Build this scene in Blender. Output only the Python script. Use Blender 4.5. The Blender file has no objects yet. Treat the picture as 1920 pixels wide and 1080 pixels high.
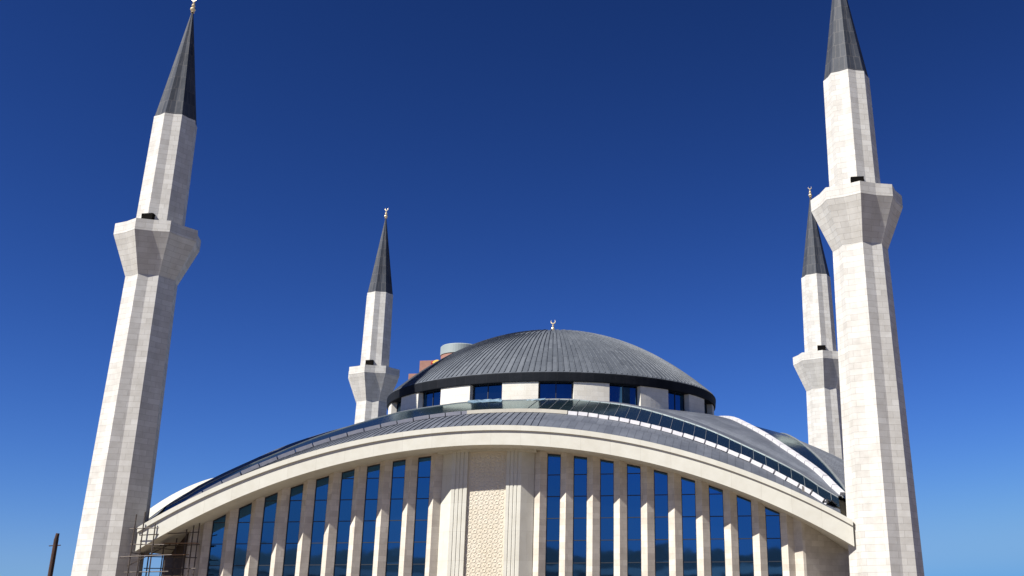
import bpy, math, random
from math import sin, cos, pi, sqrt, radians
from mathutils import Vector, Matrix

scene = bpy.context.scene
COL = scene.collection
random.seed(7)

# ------------------------------------------------------------------ camera, sky, sun, exposure
CAM = Vector((23.2888, -89.5052, 0.0))          # eye level is z = 0, the ground is 1.7 m lower
YAW, PITCH, ROLL, FPX = -0.131231, 0.337847, -0.0008, 1979.158
PX, PY = 1153.325, 468.082                       # principal point of the cropped 1920 x 1080 picture
GROUND = -1.7
fw = Vector((sin(YAW) * cos(PITCH), cos(YAW) * cos(PITCH), sin(PITCH)))
r0 = Vector((cos(YAW), -sin(YAW), 0)); u0 = r0.cross(fw)
rt = r0 * cos(ROLL) + u0 * sin(ROLL); up = -r0 * sin(ROLL) + u0 * cos(ROLL)
cd = bpy.data.cameras.new("camera")
cam = bpy.data.objects.new("camera", cd); COL.objects.link(cam)
cam.matrix_world = Matrix(((rt.x, up.x, -fw.x, CAM.x), (rt.y, up.y, -fw.y, CAM.y),
                           (rt.z, up.z, -fw.z, CAM.z), (0, 0, 0, 1)))
cd.sensor_fit = 'HORIZONTAL'; cd.sensor_width = 36.0
cd.lens = FPX / 1920 * 36
cd.shift_x = -(PX - 960) / 1920
cd.shift_y = (PY - 540) / 1920
cd.clip_start = 0.5; cd.clip_end = 20000
scene.camera = cam

EXPOSURE = 0.80
SKY_GAIN = 10.0 / 2 ** EXPOSURE                    # keeps the sky's brightness in the picture when the exposure changes
SUN_AZ, SUN_EL = radians(45.6), radians(44.2)    # azimuth measured from the facade normal (-Y) towards -X
to_sun = Vector((-sin(SUN_AZ) * cos(SUN_EL), -cos(SUN_AZ) * cos(SUN_EL), sin(SUN_EL)))
world = bpy.data.worlds.new("World"); scene.world = world; world.use_nodes = True
wn = world.node_tree; wn.nodes.clear()
wo = wn.nodes.new('ShaderNodeOutputWorld'); bg = wn.nodes.new('ShaderNodeBackground')
sky = wn.nodes.new('ShaderNodeTexSky'); sky.sky_type = 'NISHITA'; sky.sun_disc = False
sky.sun_elevation = SUN_EL; sky.sun_rotation = math.atan2(to_sun.x, to_sun.y)
sky.altitude = 900; sky.air_density = 0.9; sky.dust_density = 0.0; sky.ozone_density = 6.0
bg.inputs['Strength'].default_value = 0.1
# the clear high-altitude sky of the photograph: deeper towards the zenith, more saturated
k1 = wn.nodes.new('ShaderNodeVectorMath'); k1.operation = 'SCALE'; k1.inputs['Scale'].default_value = 0.0956
sp = wn.nodes.new('ShaderNodeSeparateXYZ'); cb = wn.nodes.new('ShaderNodeCombineXYZ')
wn.links.new(sky.outputs[0], k1.inputs[0]); wn.links.new(k1.outputs[0], sp.inputs[0])
def wmath(op, a, b):
    n = wn.nodes.new('ShaderNodeMath'); n.operation = op
    for i, v in enumerate((a, b)):
        if isinstance(v, (int, float)): n.inputs[i].default_value = v
        else: wn.links.new(v, n.inputs[i])
    return n.outputs[0]
for i, (gam, gain, knee) in enumerate(((1.72, 1.34, 0.25), (1.62, 1.25, 0.52), (1.68, 1.76, 0.95))):
    v = wmath('MULTIPLY', wmath('POWER', sp.outputs[i], gam), gain)
    soft = wmath('ADD', wmath('MULTIPLY', wmath('POWER', wmath('DIVIDE', v, knee), 3.0), 0.3), 1.0)
    wn.links.new(wmath('MULTIPLY', wmath('DIVIDE', v, soft), SKY_GAIN), cb.inputs[i])
wn.links.new(cb.outputs[0], bg.inputs['Color'])
wn.links.new(bg.outputs[0], wo.inputs['Surface'])
sl = bpy.data.lights.new("sun", 'SUN'); sl.energy = 5.0; sl.angle = radians(0.5); sl.color = (1.0, 0.962, 0.89)
so = bpy.data.objects.new("sun", sl); COL.objects.link(so); so.location = (-60, -60, 90)
so.rotation_euler = (-to_sun).to_track_quat('-Z', 'Y').to_euler()
scene.view_settings.view_transform = 'Standard'; scene.view_settings.look = 'None'
scene.view_settings.exposure = EXPOSURE; scene.view_settings.gamma = 1.0

# ------------------------------------------------------------------ materials
def nd(nt, kind, **kw):
    n = nt.nodes.new(kind)
    for k, v in kw.items():
        if k in n.inputs: n.inputs[k].default_value = v
        else: setattr(n, k, v)
    return n

def base_mat(name, color, rough=0.7, metal=0.0, spec=0.4):
    m = bpy.data.materials.new(name); m.use_nodes = True
    b = m.node_tree.nodes['Principled BSDF']
    b.inputs['Base Color'].default_value = (*color, 1)
    b.inputs['Roughness'].default_value = rough; b.inputs['Metallic'].default_value = metal
    b.inputs['Specular IOR Level'].default_value = spec
    return m, m.node_tree, b

def mottled(name, c1, c2, scale, rough=0.7, metal=0.0, spec=0.4, bump=0.0, stretch=(1, 1, 1), bscale=None):
    m, nt, b = base_mat(name, c1, rough, metal, spec)
    tc = nd(nt, 'ShaderNodeTexCoord'); mp = nd(nt, 'ShaderNodeMapping'); mp.inputs['Scale'].default_value = stretch
    nz = nd(nt, 'ShaderNodeTexNoise', Scale=scale, Detail=6.0, Roughness=0.6)
    rp = nd(nt, 'ShaderNodeValToRGB')
    rp.color_ramp.elements[0].position = 0.32; rp.color_ramp.elements[0].color = (*c1, 1)
    rp.color_ramp.elements[1].position = 0.68; rp.color_ramp.elements[1].color = (*c2, 1)
    nt.links.new(tc.outputs['Object'], mp.inputs['Vector']); nt.links.new(mp.outputs[0], nz.inputs['Vector'])
    nt.links.new(nz.outputs[0], rp.inputs[0]); nt.links.new(rp.outputs[0], b.inputs['Base Color'])
    if bump:
        n2 = nd(nt, 'ShaderNodeTexNoise', Scale=bscale or scale * 3, Detail=4.0)
        bp = nd(nt, 'ShaderNodeBump', Strength=bump, Distance=0.05)
        nt.links.new(mp.outputs[0], n2.inputs['Vector']); nt.links.new(n2.outputs[0], bp.inputs['Height'])
        nt.links.new(bp.outputs[0], b.inputs['Normal'])
    return m

def ashlar(name, c1, c2, mortar, bw, bh, rough=0.75, stain=0.12, mort=0.008):
    """Coursed stone laid on the UVs, which are in metres: every block has its own tone."""
    m, nt, b = base_mat(name, c1, rough, 0, 0.35)
    uv = nd(nt, 'ShaderNodeUVMap')
    br = nd(nt, 'ShaderNodeTexBrick', Scale=1.0)
    br.offset = 0.5
    br.inputs['Brick Width'].default_value = bw; br.inputs['Row Height'].default_value = bh
    br.inputs['Mortar Size'].default_value = mort; br.inputs['Mortar Smooth'].default_value = 0.2
    br.inputs['Color1'].default_value = (*c1, 1); br.inputs['Color2'].default_value = (*c2, 1)
    br.inputs['Mortar'].default_value = (*mortar, 1)
    nt.links.new(uv.outputs[0], br.inputs['Vector'])
    tc = nd(nt, 'ShaderNodeTexCoord')
    nz = nd(nt, 'ShaderNodeTexNoise', Scale=0.9, Detail=7.0, Roughness=0.65)
    nt.links.new(tc.outputs['Object'], nz.inputs['Vector'])
    rp = nd(nt, 'ShaderNodeValToRGB')
    lo = 1 - stain
    rp.color_ramp.elements[0].position = 0.3; rp.color_ramp.elements[0].color = (lo, lo * 0.985, lo * 0.96, 1)
    rp.color_ramp.elements[1].position = 0.62; rp.color_ramp.elements[1].color = (1, 1, 1, 1)
    nt.links.new(nz.outputs[0], rp.inputs[0])
    mx = nd(nt, 'ShaderNodeMix', data_type='RGBA', blend_type='MULTIPLY')
    mx.inputs[0].default_value = 1.0
    nt.links.new(br.outputs['Color'], mx.inputs[6]); nt.links.new(rp.outputs[0], mx.inputs[7])
    nt.links.new(mx.outputs[2], b.inputs['Base Color'])
    bp = nd(nt, 'ShaderNodeBump', Strength=0.25, Distance=0.02)
    nt.links.new(nz.outputs[0], bp.inputs['Height']); nt.links.new(bp.outputs[0], b.inputs['Normal'])
    return m

def sheet_metal(name, c1, c2, bw, bh, rough, metal, seam=(0.04, 0.045, 0.05), mort=0.02, spec=0.3):
    """Lead or zinc sheet: overlapping sheets of slightly different tone, seams along the UVs."""
    m, nt, b = base_mat(name, c1, rough, metal, spec)
    uv = nd(nt, 'ShaderNodeUVMap')
    br = nd(nt, 'ShaderNodeTexBrick', Scale=1.0); br.offset = 0.37
    br.inputs['Brick Width'].default_value = bw; br.inputs['Row Height'].default_value = bh
    br.inputs['Mortar Size'].default_value = mort; br.inputs['Mortar Smooth'].default_value = 0.3
    br.inputs['Color1'].default_value = (*c1, 1); br.inputs['Color2'].default_value = (*c2, 1)
    br.inputs['Mortar'].default_value = (*seam, 1)
    nt.links.new(uv.outputs[0], br.inputs['Vector'])
    tc = nd(nt, 'ShaderNodeTexCoord')
    nz = nd(nt, 'ShaderNodeTexNoise', Scale=0.5, Detail=8.0, Roughness=0.7)
    nt.links.new(tc.outputs['Object'], nz.inputs['Vector'])
    rp = nd(nt, 'ShaderNodeValToRGB')
    rp.color_ramp.elements[0].position = 0.3; rp.color_ramp.elements[0].color = (0.7, 0.7, 0.72, 1)
    rp.color_ramp.elements[1].position = 0.7; rp.color_ramp.elements[1].color = (1.15, 1.13, 1.12, 1)
    nt.links.new(nz.outputs[0], rp.inputs[0])
    mx = nd(nt, 'ShaderNodeMix', data_type='RGBA', blend_type='MULTIPLY'); mx.inputs[0].default_value = 1.0
    nt.links.new(br.outputs['Color'], mx.inputs[6]); nt.links.new(rp.outputs[0], mx.inputs[7])
    nt.links.new(mx.outputs[2], b.inputs['Base Color'])
    n2 = nd(nt, 'ShaderNodeTexNoise', Scale=2.2, Detail=3.0)
    nt.links.new(tc.outputs['Object'], n2.inputs['Vector'])
    bp = nd(nt, 'ShaderNodeBump', Strength=0.35, Distance=0.06)
    nt.links.new(n2.outputs[0], bp.inputs['Height']); nt.links.new(bp.outputs[0], b.inputs['Normal'])
    return m

def glass_mat(name, tint, base, rough=0.03, wav=0.5, fac=0.75):
    """Dark tinted reflecting glass whose panes are slightly bowed."""
    m = bpy.data.materials.new(name); m.use_nodes = True; nt = m.node_tree
    b = nt.nodes['Principled BSDF']
    b.inputs['Base Color'].default_value = (*base, 1); b.inputs['Roughness'].default_value = 0.25
    gl = nd(nt, 'ShaderNodeBsdfGlossy', Roughness=rough)
    oi = nd(nt, 'ShaderNodeObjectInfo'); tr = nd(nt, 'ShaderNodeValToRGB')
    tr.color_ramp.elements[0].color = (*[v * 0.8 for v in tint], 1); tr.color_ramp.elements[1].color = (*[v * 1.25 for v in tint], 1)
    nt.links.new(oi.outputs['Random'], tr.inputs[0]); nt.links.new(tr.outputs[0], gl.inputs['Color'])
    tc = nd(nt, 'ShaderNodeTexCoord')
    nz = nd(nt, 'ShaderNodeTexNoise', Scale=wav, Detail=1.0)
    bp = nd(nt, 'ShaderNodeBump', Strength=0.12, Distance=0.05)
    nt.links.new(tc.outputs['Object'], nz.inputs['Vector']); nt.links.new(nz.outputs[0], bp.inputs['Height'])
    nt.links.new(bp.outputs[0], gl.inputs['Normal'])
    mx = nd(nt, 'ShaderNodeMixShader'); mx.inputs[0].default_value = fac
    nt.links.new(b.outputs[0], mx.inputs[1]); nt.links.new(gl.outputs[0], mx.inputs[2])
    nt.links.new(mx.outputs[0], nt.nodes['Material Output'].inputs['Surface'])
    return m

M = {}
M['stone'] = ashlar('white_travertine', (0.60, 0.585, 0.55), (0.50, 0.482, 0.448), (0.38, 0.36, 0.33), 1.7, 0.52, stain=0.18, mort=0.016)
M['wall'] = ashlar('cream_limestone', (0.64, 0.59, 0.51), (0.52, 0.47, 0.40), (0.42, 0.375, 0.31), 1.5, 0.48, stain=0.2)
M['arch'] = ashlar('pale_limestone', (0.56, 0.548, 0.485), (0.525, 0.51, 0.448), (0.41, 0.39, 0.335), 2.6, 2.4, stain=0.09, mort=0.01)
M['carved'] = mottled('carved_limestone', (0.56, 0.50, 0.39), (0.60, 0.555, 0.465), 0.35, 0.8, bump=0.3, bscale=6)
M['drumwall'] = ashlar('drum_limestone', (0.66, 0.63, 0.56), (0.60, 0.57, 0.50), (0.46, 0.43, 0.37), 1.4, 0.5, stain=0.08)
M['dome'] = sheet_metal('lead_dome', (0.116, 0.130, 0.150), (0.082, 0.094, 0.112), 2.6, 0.605, 0.6, 0.1, seam=(0.05, 0.058, 0.07), mort=0.03)
M['roof'] = sheet_metal('lead_roof', (0.125, 0.138, 0.165), (0.098, 0.110, 0.135), 0.66, 3.2, 0.6, 0.1, seam=(0.07, 0.078, 0.095), mort=0.03)
M['spire'] = sheet_metal('lead_spire', (0.056, 0.063, 0.078), (0.036, 0.042, 0.054), 0.52, 1.45, 0.6, 0.0, spec=0.2, seam=(0.085, 0.085, 0.09), mort=0.035)
M['zinc'] = sheet_metal('dark_zinc', (0.013, 0.015, 0.020), (0.010, 0.012, 0.016), 1.2, 3.0, 0.7, 0.0, seam=(0.02, 0.02, 0.024), spec=0.08)
M['pane'] = glass_mat('blue_tinted_glass', (0.052, 0.165, 0.36), (0.003, 0.010, 0.030), fac=0.85)
M['drumpane'] = glass_mat('drum_glass', (0.034, 0.10, 0.20), (0.003, 0.008, 0.022), fac=0.85)
M['skyglass'] = glass_mat('skylight_glass', (0.36, 0.46, 0.48), (0.014, 0.028, 0.035), rough=0.12, fac=0.55)
M['frame'] = mottled('dark_aluminium', (0.015, 0.018, 0.026), (0.022, 0.026, 0.035), 2.0, 0.5)
M['door'] = mottled('dark_opening', (0.004, 0.0035, 0.003), (0.007, 0.006, 0.005), 2.0, 0.9, spec=0.05)
M['white'] = mottled('white_insulation', (0.46, 0.45, 0.47), (0.58, 0.57, 0.58), 1.2, 0.6)
M['beige'] = mottled('beige_board', (0.40, 0.37, 0.31), (0.46, 0.43, 0.36), 1.5, 0.7)
M['gutter'] = mottled('grey_flashing', (0.16, 0.165, 0.20), (0.22, 0.22, 0.25), 1.5, 0.5, 0.3)
M['trim'] = mottled('pale_metal_trim', (0.20, 0.215, 0.22), (0.28, 0.285, 0.29), 1.5, 0.45, 0.3)
M['foil'] = mottled('plastic_sheet', (0.09, 0.15, 0.20), (0.24, 0.34, 0.42), 2.5, 0.25, 0.0, 0.6, bump=1.0)
M['black'] = mottled('black_membrane', (0.012, 0.012, 0.014), (0.03, 0.03, 0.032), 2.5, 0.6, bump=1.0)
M['gold'] = mottled('gilded_brass', (0.66, 0.52, 0.28), (0.8, 0.72, 0.55), 3.0, 0.38, 0.6)
M['brown'] = ashlar('brown_block', (0.085, 0.055, 0.042), (0.055, 0.036, 0.03), (0.04, 0.03, 0.026), 0.5, 0.25, stain=0.3)
M['rust'] = mottled('rusty_steel', (0.075, 0.035, 0.022), (0.030, 0.018, 0.015), 2.0, 0.8, 0.2, bump=0.3)
M['tube'] = mottled('scaffold_tube', (0.055, 0.042, 0.035), (0.11, 0.09, 0.075), 3.0, 0.6, 0.3)
M['plank'] = mottled('weathered_plank', (0.16, 0.09, 0.05), (0.26, 0.17, 0.10), 1.5, 0.8, stretch=(0.6, 6, 6))
M['brick'] = ashlar('salmon_brick', (0.30, 0.155, 0.120), (0.26, 0.132, 0.10), (0.27, 0.17, 0.14), 1.2, 0.5, stain=0.1)
M['tank'] = mottled('pale_grey_panel', (0.22, 0.26, 0.265), (0.27, 0.31, 0.31), 0.2, 0.6)
M['red'] = mottled('red_sign', (0.5, 0.02, 0.03), (0.45, 0.02, 0.02), 1, 0.4)
M['yellow'] = mottled('yellow_sign', (0.75, 0.45, 0.08), (0.8, 0.5, 0.1), 1, 0.4)
M['ground'] = mottled('dusty_paving', (0.17, 0.135, 0.095), (0.23, 0.185, 0.135), 0.15, 0.9, bump=0.2)
M['hill'] = mottled('scrub_hill', (0.012, 0.014, 0.013), (0.032, 0.034, 0.03), 0.02, 0.95, bump=0.3)
M['pale_wall'] = mottled('pale_render', (0.5, 0.47, 0.42), (0.45, 0.42, 0.37), 0.1, 0.8)

# ------------------------------------------------------------------ mesh helpers
class MB:
    def __init__(s): s.v = []; s.f = []; s.uv = []; s.sm = []
    def face(s, pts, uv=None, smooth=False):
        i = len(s.v); pts = [Vector(p) for p in pts]; s.v += pts
        s.f.append(list(range(i, i + len(pts)))); s.sm.append(smooth)
        if uv is None:
            n = Vector((0, 0, 0))
            for k in range(len(pts)):
                a, b = pts[k], pts[(k + 1) % len(pts)]
                n += a.cross(b)
            if n.length < 1e-12: n = Vector((0, 0, 1))
            n.normalize()
            if abs(n.z) > 0.92: uv = [(p.x, p.y) for p in pts]
            else:
                t = Vector((0, 0, 1)).cross(n).normalized(); w = n.cross(t)
                uv = [(p.dot(t), p.dot(w)) for p in pts]
        s.uv += uv
    def box(s, lo, hi):
        x0, y0, z0 = lo; x1, y1, z1 = hi
        c = [(x0, y0, z0), (x1, y0, z0), (x1, y1, z0), (x0, y1, z0), (x0, y0, z1), (x1, y0, z1), (x1, y1, z1), (x0, y1, z1)]
        for q in ((0, 3, 2, 1), (4, 5, 6, 7), (0, 1, 5, 4), (1, 2, 6, 5), (2, 3, 7, 6), (3, 0, 4, 7)):
            s.face([c[k] for k in q])
    def bar(s, a, b, w, h, upv=(0, 0, 1)):
        """box-section bar between two points"""
        a, b = Vector(a), Vector(b); d = (b - a)
        if d.length < 1e-6: return
        d.normalize(); u = Vector(upv)
        sd = d.cross(u)
        if sd.length < 1e-4: sd = d.cross(Vector((1, 0, 0)))
        sd.normalize(); u = sd.cross(d).normalized()
        o = [sd * (w / 2) * i + u * (h / 2) * j for i, j in ((-1, -1), (1, -1), (1, 1), (-1, 1))]
        A = [a + k for k in o]; B = [b + k for k in o]
        for k in range(4): s.face([A[k], A[(k + 1) % 4], B[(k + 1) % 4], B[k]])
        s.face(A[::-1]); s.face(B)
    def tube(s, a, b, r, n=8, r2=None):
        a, b = Vector(a), Vector(b); d = (b - a).normalized(); r2 = r if r2 is None else r2
        e = d.cross(Vector((0, 0, 1)))
        if e.length < 1e-3: e = Vector((1, 0, 0))
        e.normalize(); g = d.cross(e)
        A = [a + (e * cos(2 * pi * k / n) + g * sin(2 * pi * k / n)) * r for k in range(n)]
        B = [b + (e * cos(2 * pi * k / n) + g * sin(2 * pi * k / n)) * r2 for k in range(n)]
        for k in range(n): s.face([A[k], A[(k + 1) % n], B[(k + 1) % n], B[k]], smooth=True)
        s.face(A[::-1]); s.face(B)
    def lathe(s, prof, c, n=16, smooth=True):
        c = Vector(c)
        for (ra, za), (rb, zb_) in zip(prof, prof[1:]):
            for k in range(n):
                t0, t1 = 2 * pi * k / n, 2 * pi * (k + 1) / n
                P = [c + Vector((ra * cos(t0), ra * sin(t0), za)), c + Vector((ra * cos(t1), ra * sin(t1), za)),
                     c + Vector((rb * cos(t1), rb * sin(t1), zb_)), c + Vector((rb * cos(t0), rb * sin(t0), zb_))]
                if ra < 1e-6: P = [P[0], P[2], P[3]]
                elif rb < 1e-6: P = P[:3]
                s.face(P, smooth=smooth)
    def grid(s, rows, uvs=None, smooth=True, flip=False):
        for i in range(len(rows) - 1):
            for j in range(len(rows[i]) - 1):
                q = [(i, j), (i, j + 1), (i + 1, j + 1), (i + 1, j)]
                if flip: q = q[::-1]
                s.face([rows[a][b] for a, b in q], [uvs[a][b] for a, b in q] if uvs else None, smooth)
    def build(s, name, mat, parent=None, weld=False):
        me = bpy.data.meshes.new(name)
        me.from_pydata([tuple(p) for p in s.v], [], s.f)
        l = me.uv_layers.new(name='UVMap')
        flat = []
        for p in s.uv: flat += [p[0], p[1]]
        l.data.foreach_set('uv', flat)
        me.polygons.foreach_set('use_smooth', s.sm)
        me.materials.append(mat)
        if weld:
            import bmesh
            bm = bmesh.new(); bm.from_mesh(me)
            bmesh.ops.remove_doubles(bm, verts=bm.verts, dist=1e-4)
            bm.to_mesh(me); bm.free()
        me.update()
        o = bpy.data.objects.new(name, me); COL.objects.link(o)
        if parent: o.parent = parent
        return o

def tag(o, label=None, cat=None, group=None, kind=None):
    if label: o['label'] = label
    if cat: o['category'] = cat
    if group: o['group'] = group
    if kind: o['kind'] = kind
    return o

def empty(name, loc):
    o = bpy.data.objects.new(name, None); COL.objects.link(o); o.location = loc
    o.empty_display_size = 2
    return o

# ------------------------------------------------------------------ ground and the land behind the viewer
g = MB(); N = 48
rows = [[(cos(2 * pi * k / N) * R, 30 + sin(2 * pi * k / N) * R, GROUND) for k in range(N + 1)] for R in (0.01, 200, 1500, 6000)]
g.grid(rows, smooth=False, flip=True); tag(g.build('ground', M['ground']), kind='structure')

h = MB(); rows = []
NH = 620
crest = [0.0] * (NH + 1)
for o_, amp in ((3, 3.0), (9, 2.2), (31, 1.5), (97, 1.0)):
    kn = [random.uniform(-1, 1) for _ in range(o_ + 2)]
    for i in range(NH + 1):
        f = i / NH * o_; q = int(f); f -= q; f = f * f * (3 - 2 * f)
        crest[i] += amp * (kn[q] * (1 - f) + kn[q + 1] * f)
def hill_z(j): return 31.5 * sin(min(1, j / 6) * pi / 2)
for j in range(9):
    row = []
    for i in range(NH + 1):
        a = radians(-200 + 220 * i / NH)
        R = 290 + j * 18
        ht = hill_z(j)
        if j >= 4: ht += crest[i] * (0.2 + 0.25 * (j - 4)) + random.uniform(-.7, .9) * (j > 4)
        row.append((R * cos(a), R * sin(a), GROUND + max(0, ht) + (0 if j else -1)))
    rows.append(row)
h.grid(rows, smooth=True); tag(h.build('hill', M['hill']), kind='structure')

r_ = MB()
rd = []
for R_, dz_ in ((329, 0.5), (333.5, 2.1)):
    z_ = GROUND + hill_z((R_ - 290) / 18) + dz_
    rd.append([(R_ * cos(radians(-200 + 220 * i / 120)), R_ * sin(radians(-200 + 220 * i / 120)), z_) for i in range(121)])
r_.grid(rd); tag(r_.build('road', M['pale_wall']), kind='structure')

# ------------------------------------------------------------------ mosque: shared curves
W, D = 66.356, 60.616
CY = D / 2
S = W / D                                             # the plan is a little wider than deep
def zt(x): return 15.9 - 60.5 + sqrt(60.5 ** 2 - x * x)     # top of the arch band
def zb(x): return 14.25 - 58.3 + sqrt(58.3 ** 2 - x * x)    # underside of the arch band
def lerp_tab(x, X, Z):
    x = abs(x)
    for a in range(len(X) - 1):
        if x <= X[a + 1]: return Z[a] + (Z[a + 1] - Z[a]) * (x - X[a]) / (X[a + 1] - X[a])
    return Z[-1]
def bell(x): return max(0.0, 1 - (x / 30.0) ** 2) ** 1.2
def YT(x): return 2.5 + 10.5 * bell(x)
def YB(x): return 1.4 + 5.2 * bell(x)
def smooth_tab(x, X, Z, w=1.2):
    return (lerp_tab(x - w, X, Z) + lerp_tab(x, X, Z) + lerp_tab(x + w, X, Z)) / 3 if abs(x) > w else lerp_tab(w, X, Z)
def zT(x): return smooth_tab(x, [0, 5, 8, 10, 12, 15, 17, 20, 22, 24.5, 28.2, 30], [20.85, 20.75, 20.3, 19.95, 19.5, 18.4, 17.6, 16.2, 15.0, 13.6, 11.15, 9.3])
def zB(x): return smooth_tab(x, [0, 4, 8, 12, 16, 20, 24, 28, 30], [18.40, 18.27, 17.78, 16.96, 15.8, 14.25, 12.3, 9.8, 8.2])
def zBs(k, x): return zB(x) + (0.5 if k == 1 else 0.0)    # the kerb of the right-hand roof stands a little higher
def side(k, p):
    """front-side point turned to side k: 0 front, 1 right, 2 back, 3 left"""
    x, y, z = p
    if k == 0: return Vector((x, y, z))
    if k == 1: return Vector(((CY - y) * S, CY + x / S, z))
    if k == 2: return Vector((-x, D - y, z))
    return Vector((-(CY - y) * S, CY - x / S, z))

mosque = empty('mosque', (0, CY, GROUND))
tag(mosque, 'cream stone mosque with arched window facade, glass roof strips and low grey lead dome', 'mosque')
mosque.location = (0, 0, 0)
XW = 27.0                                             # half length of the straight wall

def frange(a, b, n): return [a + (b - a) * i / n for i in range(n + 1)]

# arch bands, one on every side
def yback(x): return 2.0 if abs(x) <= XW else 2.0 + (abs(x) - XW) * 0.93
for k in range(4):
    lo, hi = (-30.2, 30.72) if k == 0 else (-30.5, 30.5)
    xs = frange(lo, hi, 72)
    b = MB(); sec = []; yb = yback if k in (0, 2) else (lambda x: 2.0)
    dx_, dz_, dy_ = (0.13, 0.07, 0.52) if k == 0 else (0, 0, 0)
    for x in xs:
        t, c = zt(x - dx_) - dz_, zb(x - dx_) - dz_
        sec.append([(-0.76 - dy_, t), (-0.76 - dy_, t - 0.43), (-0.60 - dy_, t - 0.46), (-0.60 - dy_, c), (yb(x), c), (yb(x), c + 0.35), (0.35, c + 0.35), (0.35, t)])
    arc = [0]
    for i in range(1, len(xs)): arc.append(arc[-1] + math.hypot(xs[i] - xs[i - 1], zt(xs[i]) - zt(xs[i - 1])))
    m = len(sec[0])
    for i in range(len(xs) - 1):
        for j in range(m):
            j2 = (j + 1) % m
            P = [side(k, (xs[i], *sec[i][j])), side(k, (xs[i + 1], *sec[i + 1][j])), side(k, (xs[i + 1], *sec[i + 1][j2])), side(k, (xs[i], *sec[i][j2]))]
            v0 = 0.6 * j
            b.face(P, [(arc[i], v0), (arc[i + 1], v0), (arc[i + 1], v0 + 0.55), (arc[i], v0 + 0.55)])
    b.face([side(k, (xs[0], *q)) for q in sec[0]][::-1]); b.face([side(k, (xs[-1], *q)) for q in sec[-1]])
    b.build('arch_band', M['arch'], mosque)

# windows, lintels and the folded piers between them
W0, WP, WW = 5.24, 2.328, 1.19
MULL = [11.94 - 1.84 * i for i in range(8)]
YG = 2.06
wins = [(s, W0 + WP * i, W0 + WP * i + WW) for s in (1, -1) for i in range(9)]
wall = MB()
for s, a, c in wins:
    A, Cc = s * a, s * c
    x0, x1 = min(A, Cc), max(A, Cc)
    gap = 0.24 - 0.12 * (a - 5) / 20
    t0, t1 = zb(x0) - gap, zb(x1) - gap
    fr = MB(); y = YG
    w = 0.045
    fr.box((x0, y - 0.05, GROUND), (x0 + w, y + 0.05, min(t0, t1)))
    fr.box((x1 - w, y - 0.05, GROUND), (x1, y + 0.05, min(t0, t1)))
    fr.bar((x0, y, t0 - 0.05), (x1, y, t1 - 0.05), 0.11, 0.10)
    for z in MULL:
        if z < min(t0, t1) - 0.15: fr.box((x0 + w, y - 0.035, z - 0.035), (x1 - w, y + 0.03, z + 0.035))
    f = fr.build('window', M['frame'], mosque)
    gl = MB()
    lv = [z for z in MULL[::-1] if z < min(t0, t1) - 0.15]
    lv = [GROUND] + lv + [None]
    for za, zb_ in zip(lv, lv[1:]):                 # every sheet sits a few millimetres out of true
        e0, e1, e2 = (random.uniform(-.004, .004) for _ in range(3))
        ym = y + 0.014
        ta, tb = (t0 - 0.02, t1 - 0.02) if zb_ is None else (zb_, zb_)
        gl.face([(x0 + 0.02, ym + e0, za), (x1 - 0.02, ym + e1, za), (x1 - 0.02, ym + e2, tb), (x0 + 0.02, ym + e0 + e2 - e1, ta)])
    gl.build('pane', M['pane'], f)
    # sloping stone hood from the window head out to the soffit
    e = 0.26
    za, zc = zb(x0 - e) + 0.03, zb(x1 + e) + 0.03
    p = [(x0, y + 0.02, t0), (x1, y + 0.02, t1), (x1 + e, 1.62, zc), (x0 - e, 1.62, za)]
    hd = MB(); hd.face(p[::-1])
    hd.face([(x0 - e, 1.62, za), (x1 + e, 1.62, zc), (x1 + e, 1.62, zc + 0.2), (x0 - e, 1.62, za + 0.2)])
    hd.build('hood', M['wall'], f, weld=True)

def prism(b, plan, top, bottom=GROUND):
    """vertical walls over an open plan polyline; the top follows the arch"""
    for (xa, ya), (xb, yb) in zip(plan, plan[1:]):
        b.face([(xa, ya, bottom), (xb, yb, bottom), (xb, yb, top(xb)), (xa, ya, top(xa))])
tz = lambda x: zb(x) + 0.06
YR = 1.52
for s in (1, -1):
    for i in range(10):
        a = 4.12 if i == 0 else W0 + WP * (i - 1) + WW
        c = W0 + WP * i if i < 9 else 26.12
        mid = (a + c) / 2 + (0.05 if i == 0 else 0)
        pts = [(s * a, 2.18), (s * a, 1.95), (s * mid, YR), (s * c, 1.95), (s * c, 2.18)]
        if s < 0: pts = pts[::-1]
        b = MB(); prism(b, pts, tz); b.build('pier', M['wall'], mosque)
    pts = [(s * 26.12, 1.95), (s * 26.78, YR), (s * XW, 1.62)]
    if s < 0: pts = pts[::-1]
    b = MB(); prism(b, pts, tz); b.build('pier', M['wall'], mosque)
# right-hand return and the plain walls of the other sides
prism(wall, [(XW, 1.62), tuple(side(1, (-XW, 1.62, 0)))[:2]], lambda x: zb(min(30, x)) + 3.0 if x < 30 else 9.4)
for k in (1, 2, 3):
    xs = frange(-XW, XW, 30)
    for xa, xc in zip(xs, xs[1:]):
        wall.face([side(k, (xa, 1.62, GROUND)), side(k, (xc, 1.62, GROUND)), side(k, (xc, 1.62, zb(xc) + 0.06)), side(k, (xa, 1.62, zb(xa) + 0.06))])
for k in (1, 2):
    a, c = side(k, (XW, 1.62, 0)), side((k + 1) % 4, (-XW, 1.62, 0))
    wall.face([(a.x, a.y, GROUND), (c.x, c.y, GROUND), (c.x, c.y, 9.0), (a.x, a.y, 9.0)])
wall.build('wall', M['wall'], mosque)
b = MB(); a = side(3, (XW, 1.62, 0))
b.face([(a.x, a.y, GROUND), (-XW, 1.62, GROUND), (-XW, 1.62, 8.3), (a.x, a.y, 7.0)])
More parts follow.
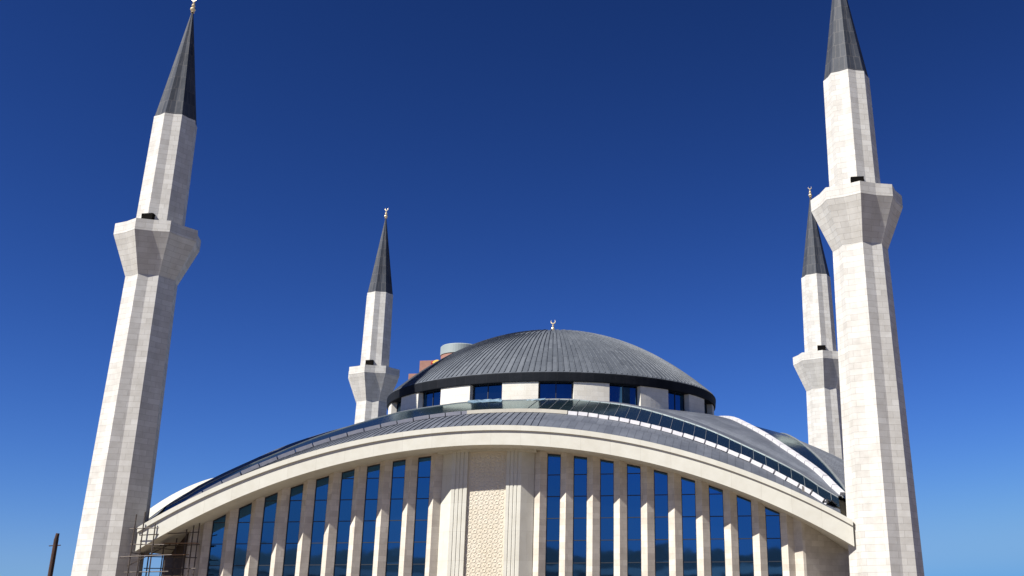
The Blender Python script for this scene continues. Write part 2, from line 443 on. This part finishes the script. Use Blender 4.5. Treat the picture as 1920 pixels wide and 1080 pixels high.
tag(b.build('return_wall', M['brown'], mosque), 'unfinished dark brown block wall behind the scaffold')

# central projecting piers with flutes, and the carved panel between them
for s in (1, -1):
    b = MB(); yf = 1.17
    inner, outer = (1.80, 3.12) if s > 0 else (1.66, 3.05)
    plan = [(inner, 1.42), (inner, yf)]
    w = (outer - inner) / 4
    for i in range(1, 4):
        xg = inner + w * i
        plan += [(xg - 0.055, yf), (xg - 0.02, yf + 0.05), (xg + 0.02, yf + 0.05), (xg + 0.055, yf)]
    plan += [(outer, yf), (4.12, 1.85), (4.12, 1.96)]
    plan = [(s * x, y) for x, y in plan]
    if s < 0: plan = plan[::-1]
    prism(b, plan, lambda x: zb(x) - 0.22 if abs(x) < 3.2 else tz(x))
    b.build('fluted_pier', M['arch'], mosque)
b = MB()
b.box((-1.66, 1.40, GROUND), (1.80, 1.75, 14.15))
b.build('carved_panel', M['carved'], mosque)
b = MB()
def frieze(x): return zb(x)
for xa, xc in zip(frange(-4.4, 4.4, 12), frange(-4.4, 4.4, 12)[1:]):
    b.face([(xa, 1.02, zb(xa) - 0.26), (xc, 1.02, zb(xc) - 0.26), (xc, 1.02, zb(xc) + .05), (xa, 1.02, zb(xa) + .05)])
    b.face([(xa, 1.02, zb(xa) - 0.26), (xa, 1.9, zb(xa) - 0.26), (xc, 1.9, zb(xc) - 0.26), (xc, 1.02, zb(xc) - 0.26)])
b.face([(4.4, 1.02, zb(4.4) - .26), (4.4, 1.9, zb(4.4) - .26), (4.4, 1.9, zb(4.4) + .05), (4.4, 1.02, zb(4.4) + .05)])
b.face([(-4.4, 1.9, zb(4.4) - .26), (-4.4, 1.02, zb(4.4) - .26), (-4.4, 1.02, zb(4.4) + .05), (-4.4, 1.9, zb(4.4) + .05)])
b.build('frieze', M['arch'], mosque)
# carved rosettes and the strapwork between them
b = MB()
def ring(b, cx, cz, R, r, n=14, mseg=6):
    pr = []
    for k in range(n + 1):
        t = 2 * pi * k / n
        pr.append([(cx + (R + r * cos(q)) * cos(t), 1.40 - max(0, r * sin(q)) * 0.6, cz + (R + r * cos(q)) * sin(t)) for q in [pi * i / (mseg) for i in range(mseg + 1)]])
    b.grid(pr, smooth=True)
dx, dz = 0.46, 0.40
nz = int((13.9 - 2.2) / dz)
for j in range(nz):
    for i in range(-4, 5):
        cx, cz = 0.07 + i * dx, 2.4 + j * dz
        if abs(cx - 0.07) > 1.66: continue
        if (i + j) % 2 == 0:
            big = (j % 2 == 0)
            ring(b, cx, cz, 0.14, 0.05, 12, 5)
        else:
            ring(b, cx, cz, 0.075, 0.05, 6, 4)
        for sx in (1, -1):
            if abs(cx + sx * dx - 0.07) < 1.7 and cz + dz < 13.9:
                p = Vector((cx + sx * dx * 0.32, 1.40, cz + dz * 0.32)); q = Vector((cx + sx * dx * 0.68, 1.40, cz + dz * 0.68))
                b.bar(p, q, 0.05, 0.025, (0, 1, 0))
b.build('carved_ornament', M['carved'], mosque)

# lower lead roofs between the arch bands and the glass strips, with standing seams
xs = frange(-30, 30, 60)
for k in range(4):
    b = MB()
    rows, uvs = [], []
    for t in frange(0, 1, 8):
        rows.append([side(k, (x, 0.3 + (YB(x) + 0.25 - 0.3) * t, (zt(x) - 0.1) * (1 - t) + (zBs(k, x) + 0.12) * t + 0.35 * bell(x) * sin(pi * t) * 0.4)) for x in xs])
        uvs.append([(x, t * YB(x)) for x in xs])
    b.grid(rows, uvs, flip=False)
    if k < 2 or k == 3:
        n = 92
        for i in range(n + 1):
            x = -29.5 + 59 * i / n
            if x > 5: continue
            sh = -x * 0.10
            P = []
            for t in frange(0.0, 1, 4):
                xx = x + sh * t
                P.append(side(k, (xx, 0.3 + (YB(xx) - 0.05) * t, (zt(xx) - 0.1) * (1 - t) + (zBs(k, xx) + 0.12) * t + 0.14 * bell(xx) * sin(pi * t) + 0.03)))
            for p, q in zip(P, P[1:]): b.bar(p, q, 0.045, 0.07)
    b.build('lower_roof', M['roof'], mosque)

# glass strips (sloping roof lights) with glazing bars and their edge flashings
for k in range(4):
    xs = frange(-30, 30, 80)
    b = MB()
    TT = [side(k, (x, YT(x), zT(x))) for x in xs]; BB = [side(k, (x, YB(x) + 0.3, zBs(k, x) + 0.30)) for x in xs]
    b.grid([BB, TT], smooth=True)
    sk = b.build('skylight', M['skyglass'], mosque)
    b = MB(); n = 56
    for i in range(n + 1):
        x = -29.4 + 58.8 * i / n
        if (k == 0 and x < 1.5) or k == 1: continue
        p, q = side(k, (x, YB(x) + 0.3, zBs(k, x) + 0.33)), side(k, (x, YT(x), zT(x) + 0.03))
        b.bar(p, q, 0.02, 0.035)
    for p, q in zip(TT, TT[1:]): b.bar(p + Vector((0, 0, .02)), q + Vector((0, 0, .02)), 0.08, 0.07)
    if k != 0:
        for p, q in zip(BB, BB[1:]): b.bar(p, q, 0.14, 0.16)
    b.build('glazing_bar', M['trim'], sk)

def strip(name, mat, k, x0, x1, step, gapw, f, hgt, wid, label=None, jit=0.0):
    b = MB(); x = x0
    while x < x1 - 0.05:
        xe = min(x + step - gapw, x1)
        n = max(1, int((xe - x) / 0.7))
        pp = frange(x, xe, n); j = random.uniform(-jit, jit)
        for a, c in zip(pp, pp[1:]):
            P, Q = Vector(f(a)), Vector(f(c)); P.z += j; Q.z += j
            b.bar(side(k, P), side(k, Q), wid, hgt)
        x += step
    o = b.build(name, mat, mosque)
    if label: tag(o, label)
    return o
lowf = lambda x: (x, YB(x) + 0.02, zB(x) + 0.16)
strip('flashing', M['gutter'], 0, -29.4, -3.4, 1.5, 0.10, lowf, 0.34, 0.5, 'grey lead covered kerb under the left half of the glass strip', 0.02)
strip('flashing', M['beige'], 0, -3.4, 6.2, 9.6, 0.0, lowf, 0.34, 0.5, 'bare beige kerb board under the middle of the glass strip')
strip('flashing', M['white'], 0, 6.3, 29.0, 0.98, 0.13, lowf, 0.34, 0.5, 'white insulation boards under the right half of the glass strip', 0.03)
topf = lambda x: (x, YT(x) - 0.1, zT(x) + 0.08)
strip('flashing', M['white'], 1, -29.6, 12, 1.15, 0.05, topf, 0.36, 0.50, 'white padded boards along the top of the right-hand glass strip', 0.01)
# dark membrane bunched at the right corner and torn plastic on the glass by the drum
b = MB()
for i in range(7):
    c = Vector((28.9 + random.uniform(-.6, .9), 2.0 + random.uniform(-.5, .6), 9.25 - i * 0.06))
    pts = [c + Vector((random.uniform(.2, .55) * cos(t), random.uniform(.2, .5) * sin(t), random.uniform(-.2, .22))) for t in frange(0, 2 * pi, 7)[:-1]]
    top = c + Vector((0, 0, 0.3))
    for p, q in zip(pts, pts[1:] + pts[:1]): b.face([p, q, top])
b.build('membrane', M['black'], mosque)
b = MB()
rows = []
for j in range(4):
    rows.append([(-5.0 + i * 0.42 + random.uniform(-.18, .18), YT(3) - 0.9 + j * 0.35 + random.uniform(-.12, .12), zT(3) - 0.34 + j * 0.17 + random.uniform(-.03, .09)) for i in range(9)])
b.grid(rows, smooth=False); b.build('plastic_sheet', M['foil'], mosque)
b = MB(); rows = []
for j in range(3):
    rows.append([(0.9 + i * 0.45 + random.uniform(-.1, .1), YT(2) - 0.6 + j * 0.35 + random.uniform(-.1, .1), zT(2) - 0.20 + j * 0.15 + random.uniform(-.03, .07)) for i in range(5)])
b.grid(rows, smooth=False)
b.build('plastic_sheet', M['foil'], mosque)

# upper shell from the glass strips up to the drum
Q = 0.86
def drum_pt(R, t, z): return Vector((R * cos(t), CY + Q * R * sin(t), z))
loop = []
for k in (0, 1, 2, 3):
    for x in frange(-29.8, 29.8, 60): loop.append(side(k, (x, YT(x) + 0.02, zT(x) + 0.02)))
loop.append(loop[0].copy())
b = MB(); rows = [[] for _ in range(9)]
uvr = [[] for _ in range(9)]
al = 0
for i, p in enumerate(loop):
    t = math.atan2((p.y - CY) / Q, p.x)
    q = drum_pt(17.9, t, 21.0)
    for j in range(9):
        u = j / 8
        v = p.lerp(q, u); v.z += 0.13 * (q - p).length * u * (1 - u)
        rows[j].append(v); uvr[j].append((al, (q - p).length * u))
    if i < len(loop) - 1: al += (loop[i + 1] - p).length
b.grid(rows, uvr)
b.build('roof_shell', M['roof'], mosque)

# drum with sixteen recessed windows
T0 = radians(-79.2); ST = 2 * pi / 16; HW = ST * 0.245
zlo, zhi = 20.2, 23.0
drum = MB()
for i in range(16):
    tc_ = T0 + ST * i
    a, c = tc_ + HW, tc_ + ST - HW
    tt = frange(a, c, 6)
    for p, q in zip(tt, tt[1:]):
        drum.face([drum_pt(18.8, p, zlo), drum_pt(18.8, q, zlo), drum_pt(18.8, q, zhi), drum_pt(18.8, p, zhi)], [(p * 18.8, zlo), (q * 18.8, zlo), (q * 18.8, zhi), (p * 18.8, zhi)])
    for t in (a, c):
        P = [drum_pt(18.8, t, zlo), drum_pt(18.0, t, zlo), drum_pt(18.0, t, zhi), drum_pt(18.8, t, zhi)]
        drum.face(P if t == c else P[::-1])
for i in range(16):
    tc_ = T0 + ST * i
    tt = frange(tc_ - HW, tc_ + HW, 4)
    for p, q in zip(tt, tt[1:]):
        drum.face([drum_pt(18.0, p, zlo), drum_pt(18.0, q, zlo), drum_pt(18.0, q, zhi), drum_pt(18.0, p, zhi)])
drum.build('drum', M['drumwall'], mosque, weld=True)
for i in range(16):
    tc_ = T0 + ST * i
    a, c = tc_ - HW + 0.002, tc_ + HW - 0.002
    fr = MB(); R = 18.2
    for t0, t1 in ((a, a + 0.006), (tc_ - 0.0025, tc_ + 0.0025), (c - 0.006, c)):
        P = [drum_pt(R, t0, zlo), drum_pt(R, t1, zlo), drum_pt(R, t1, zhi), drum_pt(R, t0, zhi)]
        P2 = [drum_pt(R - .12, t0, zlo), drum_pt(R - .12, t1, zlo), drum_pt(R - .12, t1, zhi), drum_pt(R - .12, t0, zhi)]
        fr.face(P); fr.face([P2[0], P[0], P[3], P2[3]]); fr.face([P[1], P2[1], P2[2], P[2]])
    for z in (zlo, zhi - 0.05):
        for p, q in zip(frange(a, c, 4), frange(a, c, 4)[1:]):
            fr.bar(drum_pt(R - .04, p, z), drum_pt(R - .04, q, z), 0.10, 0.09)
    f = fr.build('drum_window', M['frame'], mosque)
    gl = MB(); tt = frange(a, c, 4)
    for p, q in zip(tt, tt[1:]):
        gl.face([drum_pt(R - .06, p, zlo), drum_pt(R - .06, q, zlo), drum_pt(R - .06, q, zhi), drum_pt(R - .06, p, zhi)])
    gl.build('pane', M['drumpane'], f)

# eaves band of dark zinc, then the lead dome with its standing seams
b = MB(); n = 128
prof = [(17.6, 22.95), (18.92, 22.90), (18.97, 22.93), (18.99, 23.02), (19.06, 23.76), (19.04, 23.86), (18.3, 23.89)]
cum = [0]
for p, q in zip(prof, prof[1:]): cum.append(cum[-1] + math.hypot(p[0] - q[0], p[1] - q[1]))
rows = [[drum_pt(R, 2 * pi * i / n, z) for i in range(n + 1)] for R, z in prof]
uvs = [[(2 * pi * i / n * 18.5, c) for i in range(n + 1)] for c in cum]
b.grid(rows, uvs, flip=False)
b.build('eaves_band', M['zinc'], mosque)
b = MB(); n = 128; m = 26; RD, HD, PW = 19.02, 8.1, 2.12
def dome_z(u): return 23.87 + HD * (1 - u ** PW)
us = [1 - i / m for i in range(m + 1)]
rows = [[drum_pt(RD * u, 2 * pi * i / n, dome_z(u)) for i in range(n + 1)] for u in us]
uvs = [[(19 * (1 - u), 2 * pi * i / n * 18.5) for i in range(n + 1)] for u in us]
b.grid(rows, uvs)
NS = 192
for i in range(NS):
    t = 2 * pi * i / NS
    tang = Vector((-sin(t), cos(t), 0))
    u1 = 0.06 if i % 8 == 0 else (0.16 if i % 4 == 0 else (0.34 if i % 2 == 0 else 0.5))
    P = [drum_pt(RD * u, t, dome_z(u)) for u in frange(0.995, u1, 12)]
    for p, q in zip(P, P[1:]):
        o = tang * 0.045; hh = Vector((0, 0, 0.10))
        b.face([p - o, q - o, q - o * .6 + hh, p - o * .6 + hh]); b.face([p + o * .6 + hh, q + o * .6 + hh, q + o, p + o]); b.face([p - o * .6 + hh, q - o * .6 + hh, q + o * .6 + hh, p + o * .6 + hh])
b.build('dome', M['dome'], mosque)

def finial_mesh(b, c, hgt):
    c = Vector(c); k = hgt
    prof = [(0.0, 0), (0.10 * k, 0), (0.05 * k, .06 * k), (0.12 * k, .12 * k), (0.145 * k, .18 * k), (0.12 * k, .25 * k), (0.035 * k, .31 * k),
            (0.085 * k, .36 * k), (0.10 * k, .41 * k), (0.075 * k, .47 * k), (0.03 * k, .51 * k), (0.06 * k, .55 * k), (0.065 * k, .58 * k), (0.02 * k, .63 * k), (0.02 * k, .68 * k), (0, .69 * k)]
    b.lathe(prof, c, 12)
    z0 = c + Vector((0, 0, .80 * k)); R = 0.125 * k
    A = []
    for i in range(19):
        t = radians(-230 + 280 * i / 18); th = 0.05 * k * sin(pi * i / 18) + 0.004
        rad = R - th * 0.3
        pc = z0 + Vector((rad * cos(t), 0, rad * sin(t)))
        A.append([pc + Vector((th * .8 * cos(q) * cos(t), th * sin(q) * .7, th * .8 * cos(q) * sin(t))) for q in frange(0, 2 * pi, 6)])
    b.grid(A)
b = MB(); finial_mesh(b, (0, CY, dome_z(0.0) - 0.05), 2.2); b.build('finial', M['gold'], mosque)

# ------------------------------------------------------------------ minarets
def star(R, z, fold=0.043):
    """eight-sided ring whose faces are folded slightly inwards along their middle"""
    P = []
    for i in range(8):
        a = -pi / 2 + i * pi / 4
        P.append(Vector((R * cos(a), R * sin(a), z)))
        m = R * cos(pi / 8) - fold * R; a += pi / 8
        P.append(Vector((m * cos(a), m * sin(a), z)))
    return P
def tower(b, rings, cap=False):
    for A, B in zip(rings, rings[1:]):
        u = 0
        for i in range(16):
            j = (i + 1) % 16
            l0, l1 = (A[j] - A[i]).length, (B[j] - B[i]).length
            hh = ((A[i] + A[j]) / 2 - (B[i] + B[j]) / 2).length
            za = A[i].z * 1.0
            b.face([A[i], A[j], B[j], B[i]], [(u, za), (u + l0, za), (u + (l0 + l1) / 2, za + hh), (u + (l0 - l1) / 2, za + hh)])
            u += 1.37 if i % 2 else 1.25
    if cap: b.face(rings[-1])
ZN, ZPB, ZPT, ZF, ZC, ZA = 30.63, 34.48, 35.58, 35.0, 47.46, 60.2
mats = empty('minaret', (-W / 2, 0, GROUND))
def mz(z): return z - GROUND
def sh(ring): return [p + Vector((0, 0, -GROUND)) for p in ring]
b = MB()
rs = lambda z: 2.38 + 0.0184 * (ZN - z)
tower(b, [sh(star(rs(z), z)) for z in (GROUND, 10, 20, ZN)])
b.build('shaft', M['stone'], mats)
b = MB()
tower(b, [sh(star(2.395, ZN)), sh(star(3.99, ZPB, 0.036)), sh(star(4.0, ZPT, 0.036)), sh(star(3.72, ZPT, 0.036)), sh(star(3.72, ZF, 0.036))])
b.face(sh(star(3.75, ZF, 0.036)))
b.build('balcony', M['stone'], mats)
b = MB()
tower(b, [sh(star(2.28, ZF)), sh(star(2.10, ZC))], True)
b.build('upper_shaft', M['stone'], mats)
b = MB()
b.box((-0.56, -2.40, mz(ZF) + 0.003), (0.56, -1.6, mz(36.66)))
b.build('door', M['door'], mats)
b = MB()
rg = [sh(star(2.02, ZC - .02)), sh(star(2.03, ZC + 0.1))] + [sh(star(2.02 + (0.09 - 2.02) * u, ZC + 0.1 + (ZA - ZC - 0.1) * u)) for u in (0.25, 0.5, 0.75, 1)]
tower(b, rg, True)
b.build('spire', M['spire'], mats)
b = MB(); finial_mesh(b, (0, 0, mz(ZA) - 0.06), 2.0); b.build('finial', M['gold'], mats)
spots = [(-W / 2, 0, 'tall white stone minaret left of the arched facade, its base behind the scaffold'),
         (W / 2, 0, 'largest white stone minaret, rising in front of another at the right end of the facade'),
         (-W / 2, D, 'distant small white minaret behind the roof, left of the dome'),
         (W / 2, D, 'distant white minaret half hidden behind the big right-hand minaret')]
for i, (x, y, lab) in enumerate(spots):
    o = mats
    if i:
        o = mats.copy(); COL.objects.link(o)
        for ch in mats.children:
            c = ch.copy(); COL.objects.link(c); c.parent = o
    o.location = (x, y, GROUND)
    tag(o, lab, 'minaret', 'minarets at the corners of the mosque')

# ------------------------------------------------------------------ scaffold at the left corner
sc = empty('scaffold', (0, 0, 0))
tag(sc, 'rusty tube scaffold with plank decks under the left end of the arch', 'scaffold')
poles = [(-30.15, -1.9, 8.7), (-29.25, -1.95, 8.9), (-28.15, -1.9, 7.9), (-27.0, -1.7, 5.0), (-30.1, 1.0, 5.6), (-28.9, 1.1, 6.3), (-27.75, 1.0, 6.9), (-26.6, 0.6, 7.6), (-26.05, 0.7, 8.2), (-25.7, 0.9, 8.6)]
for x, y, z in poles:
    b = MB(); b.tube((x, y, GROUND), (x + random.uniform(-.08, .08), y, z), 0.055, 6); b.build('pole', M['tube'], sc)
for (a, c) in [((-31.0, -2.0, 5.15), (-26.3, -1.97, 5.3)), ((-30.6, -1.84, 7.5), (-27.9, -1.84, 7.55)), ((-29.6, -1.84, 6.95), (-25.4, 0.5, 7.35)), ((-30.4, 0.92, 4.35), (-25.5, 0.8, 4.3)),
               ((-30.4, 0.92, 5.35), (-25.5, 0.8, 5.2)), ((-29.3, 0.95, 6.25), (-25.4, 0.8, 6.3)), ((-30.5, -1.84, 3.9), (-26.5, -1.84, 3.95)), ((-30.3, -1.84, 6.2), (-27.2, -1.84, 6.15)),
               ((-30.15, -1.9, 5.5), (-30.1, 1.0, 5.5)), ((-28.15, -1.9, 5.9), (-27.75, 1.0, 5.9)), ((-30.3, -1.84, 4.4), (-28.2, 0.95, 6.4))]:
    b = MB(); b.tube(a, c, 0.045, 6); b.build('ledger', M['tube'], sc)
for z, x0, x1 in ((5.42, -30.2, -26.4), (3.6, -30.3, -26.2), (6.38, -28.6, -25.6)):
    for yy in (0.1, 0.45):
        b = MB(); b.box((x0 + yy * .3, yy, z), (x1 + yy * .4, yy + 0.28, z + 0.06)); b.build('plank', M['plank'], sc)

# ------------------------------------------------------------------ rusty pole far left
p0 = Vector((-16.45, -32.0, 0)); b = MB()
pole = empty('steel_pole', (p0.x, p0.y, GROUND))
tag(pole, 'rusty brown steel pole with a short crossbar, alone at far left', 'pole')
b.tube((0, 0, 0), (0.02, 0, 4.4 - GROUND), 0.15, 10, 0.13); b.tube((0.02, 0, 4.4 - GROUND), (0.05, 0, 4.72 - GROUND), 0.12, 10, 0.10); b.build('shaft', M['rust'], pole)
b = MB(); b.tube((-0.36, 0.0, 4.03 - GROUND), (0.34, 0.0, 4.06 - GROUND), 0.03, 6); b.build('crossbar', M['rust'], pole)

# ------------------------------------------------------------------ brick tower beyond the dome
tw = empty('brick_tower', (-100, 335, GROUND))
tag(tw, 'salmon brick tower with stepped top and pale grey drum, far behind the dome', 'tower')
b = MB()
b.box((-19.4, -5, 0), (18, 22, 97.6 - GROUND)); b.box((-14.8, -5.2, 97.6 - GROUND), (14, 20, 103.0 - GROUND))
b.lathe([(8.3, 103.0 - GROUND), (8.3, 106.2 - GROUND), (0, 106.2 - GROUND)], (0.2, 3.4, 0), 40)
b.build('wall', M['brick'], tw)
b = MB()
b.lathe([(8.1, 106.2 - GROUND), (8.6, 106.3 - GROUND), (8.6, 109.9 - GROUND), (8.2, 110.3 - GROUND), (0, 110.3 - GROUND)], (0.2, 3.4, 0), 48)
b.build('roof_drum', M['tank'], tw)
b = MB(); zc = 102.2 - GROUND
for k in range(16):
    t0, t1 = 2 * pi * k / 16, 2 * pi * (k + 1) / 16
    b.face([(-8.9, -5.5, zc - 0.6), (-8.9 + 0.95 * cos(t0), -5.5, zc - .6 + 1.1 * sin(t0)), (-8.9 + 0.95 * cos(t1), -5.5, zc - .6 + 1.1 * sin(t1))])
b.box((-9.8, -5.5, zc - .7), (-8.0, -5.2, zc - .5))
sg = b.build('sign', M['red'], tw)
b = MB()
for k in range(10):
    t0, t1 = radians(20 + 150 * k / 10), radians(20 + 150 * (k + 1) / 10)
    b.face([(-7.3 + 1.0 * cos(t0), -5.62, zc - .8 + 1.0 * sin(t0)), (-7.3 + 1.0 * cos(t1), -5.62, zc - .8 + 1.0 * sin(t1)), (-7.3 + 2.0 * cos(t1), -5.62, zc - .8 + 1.7 * sin(t1)), (-7.3 + 2.0 * cos(t0), -5.62, zc - .8 + 1.7 * sin(t0))])
b.build('emblem', M['yellow'], sg)
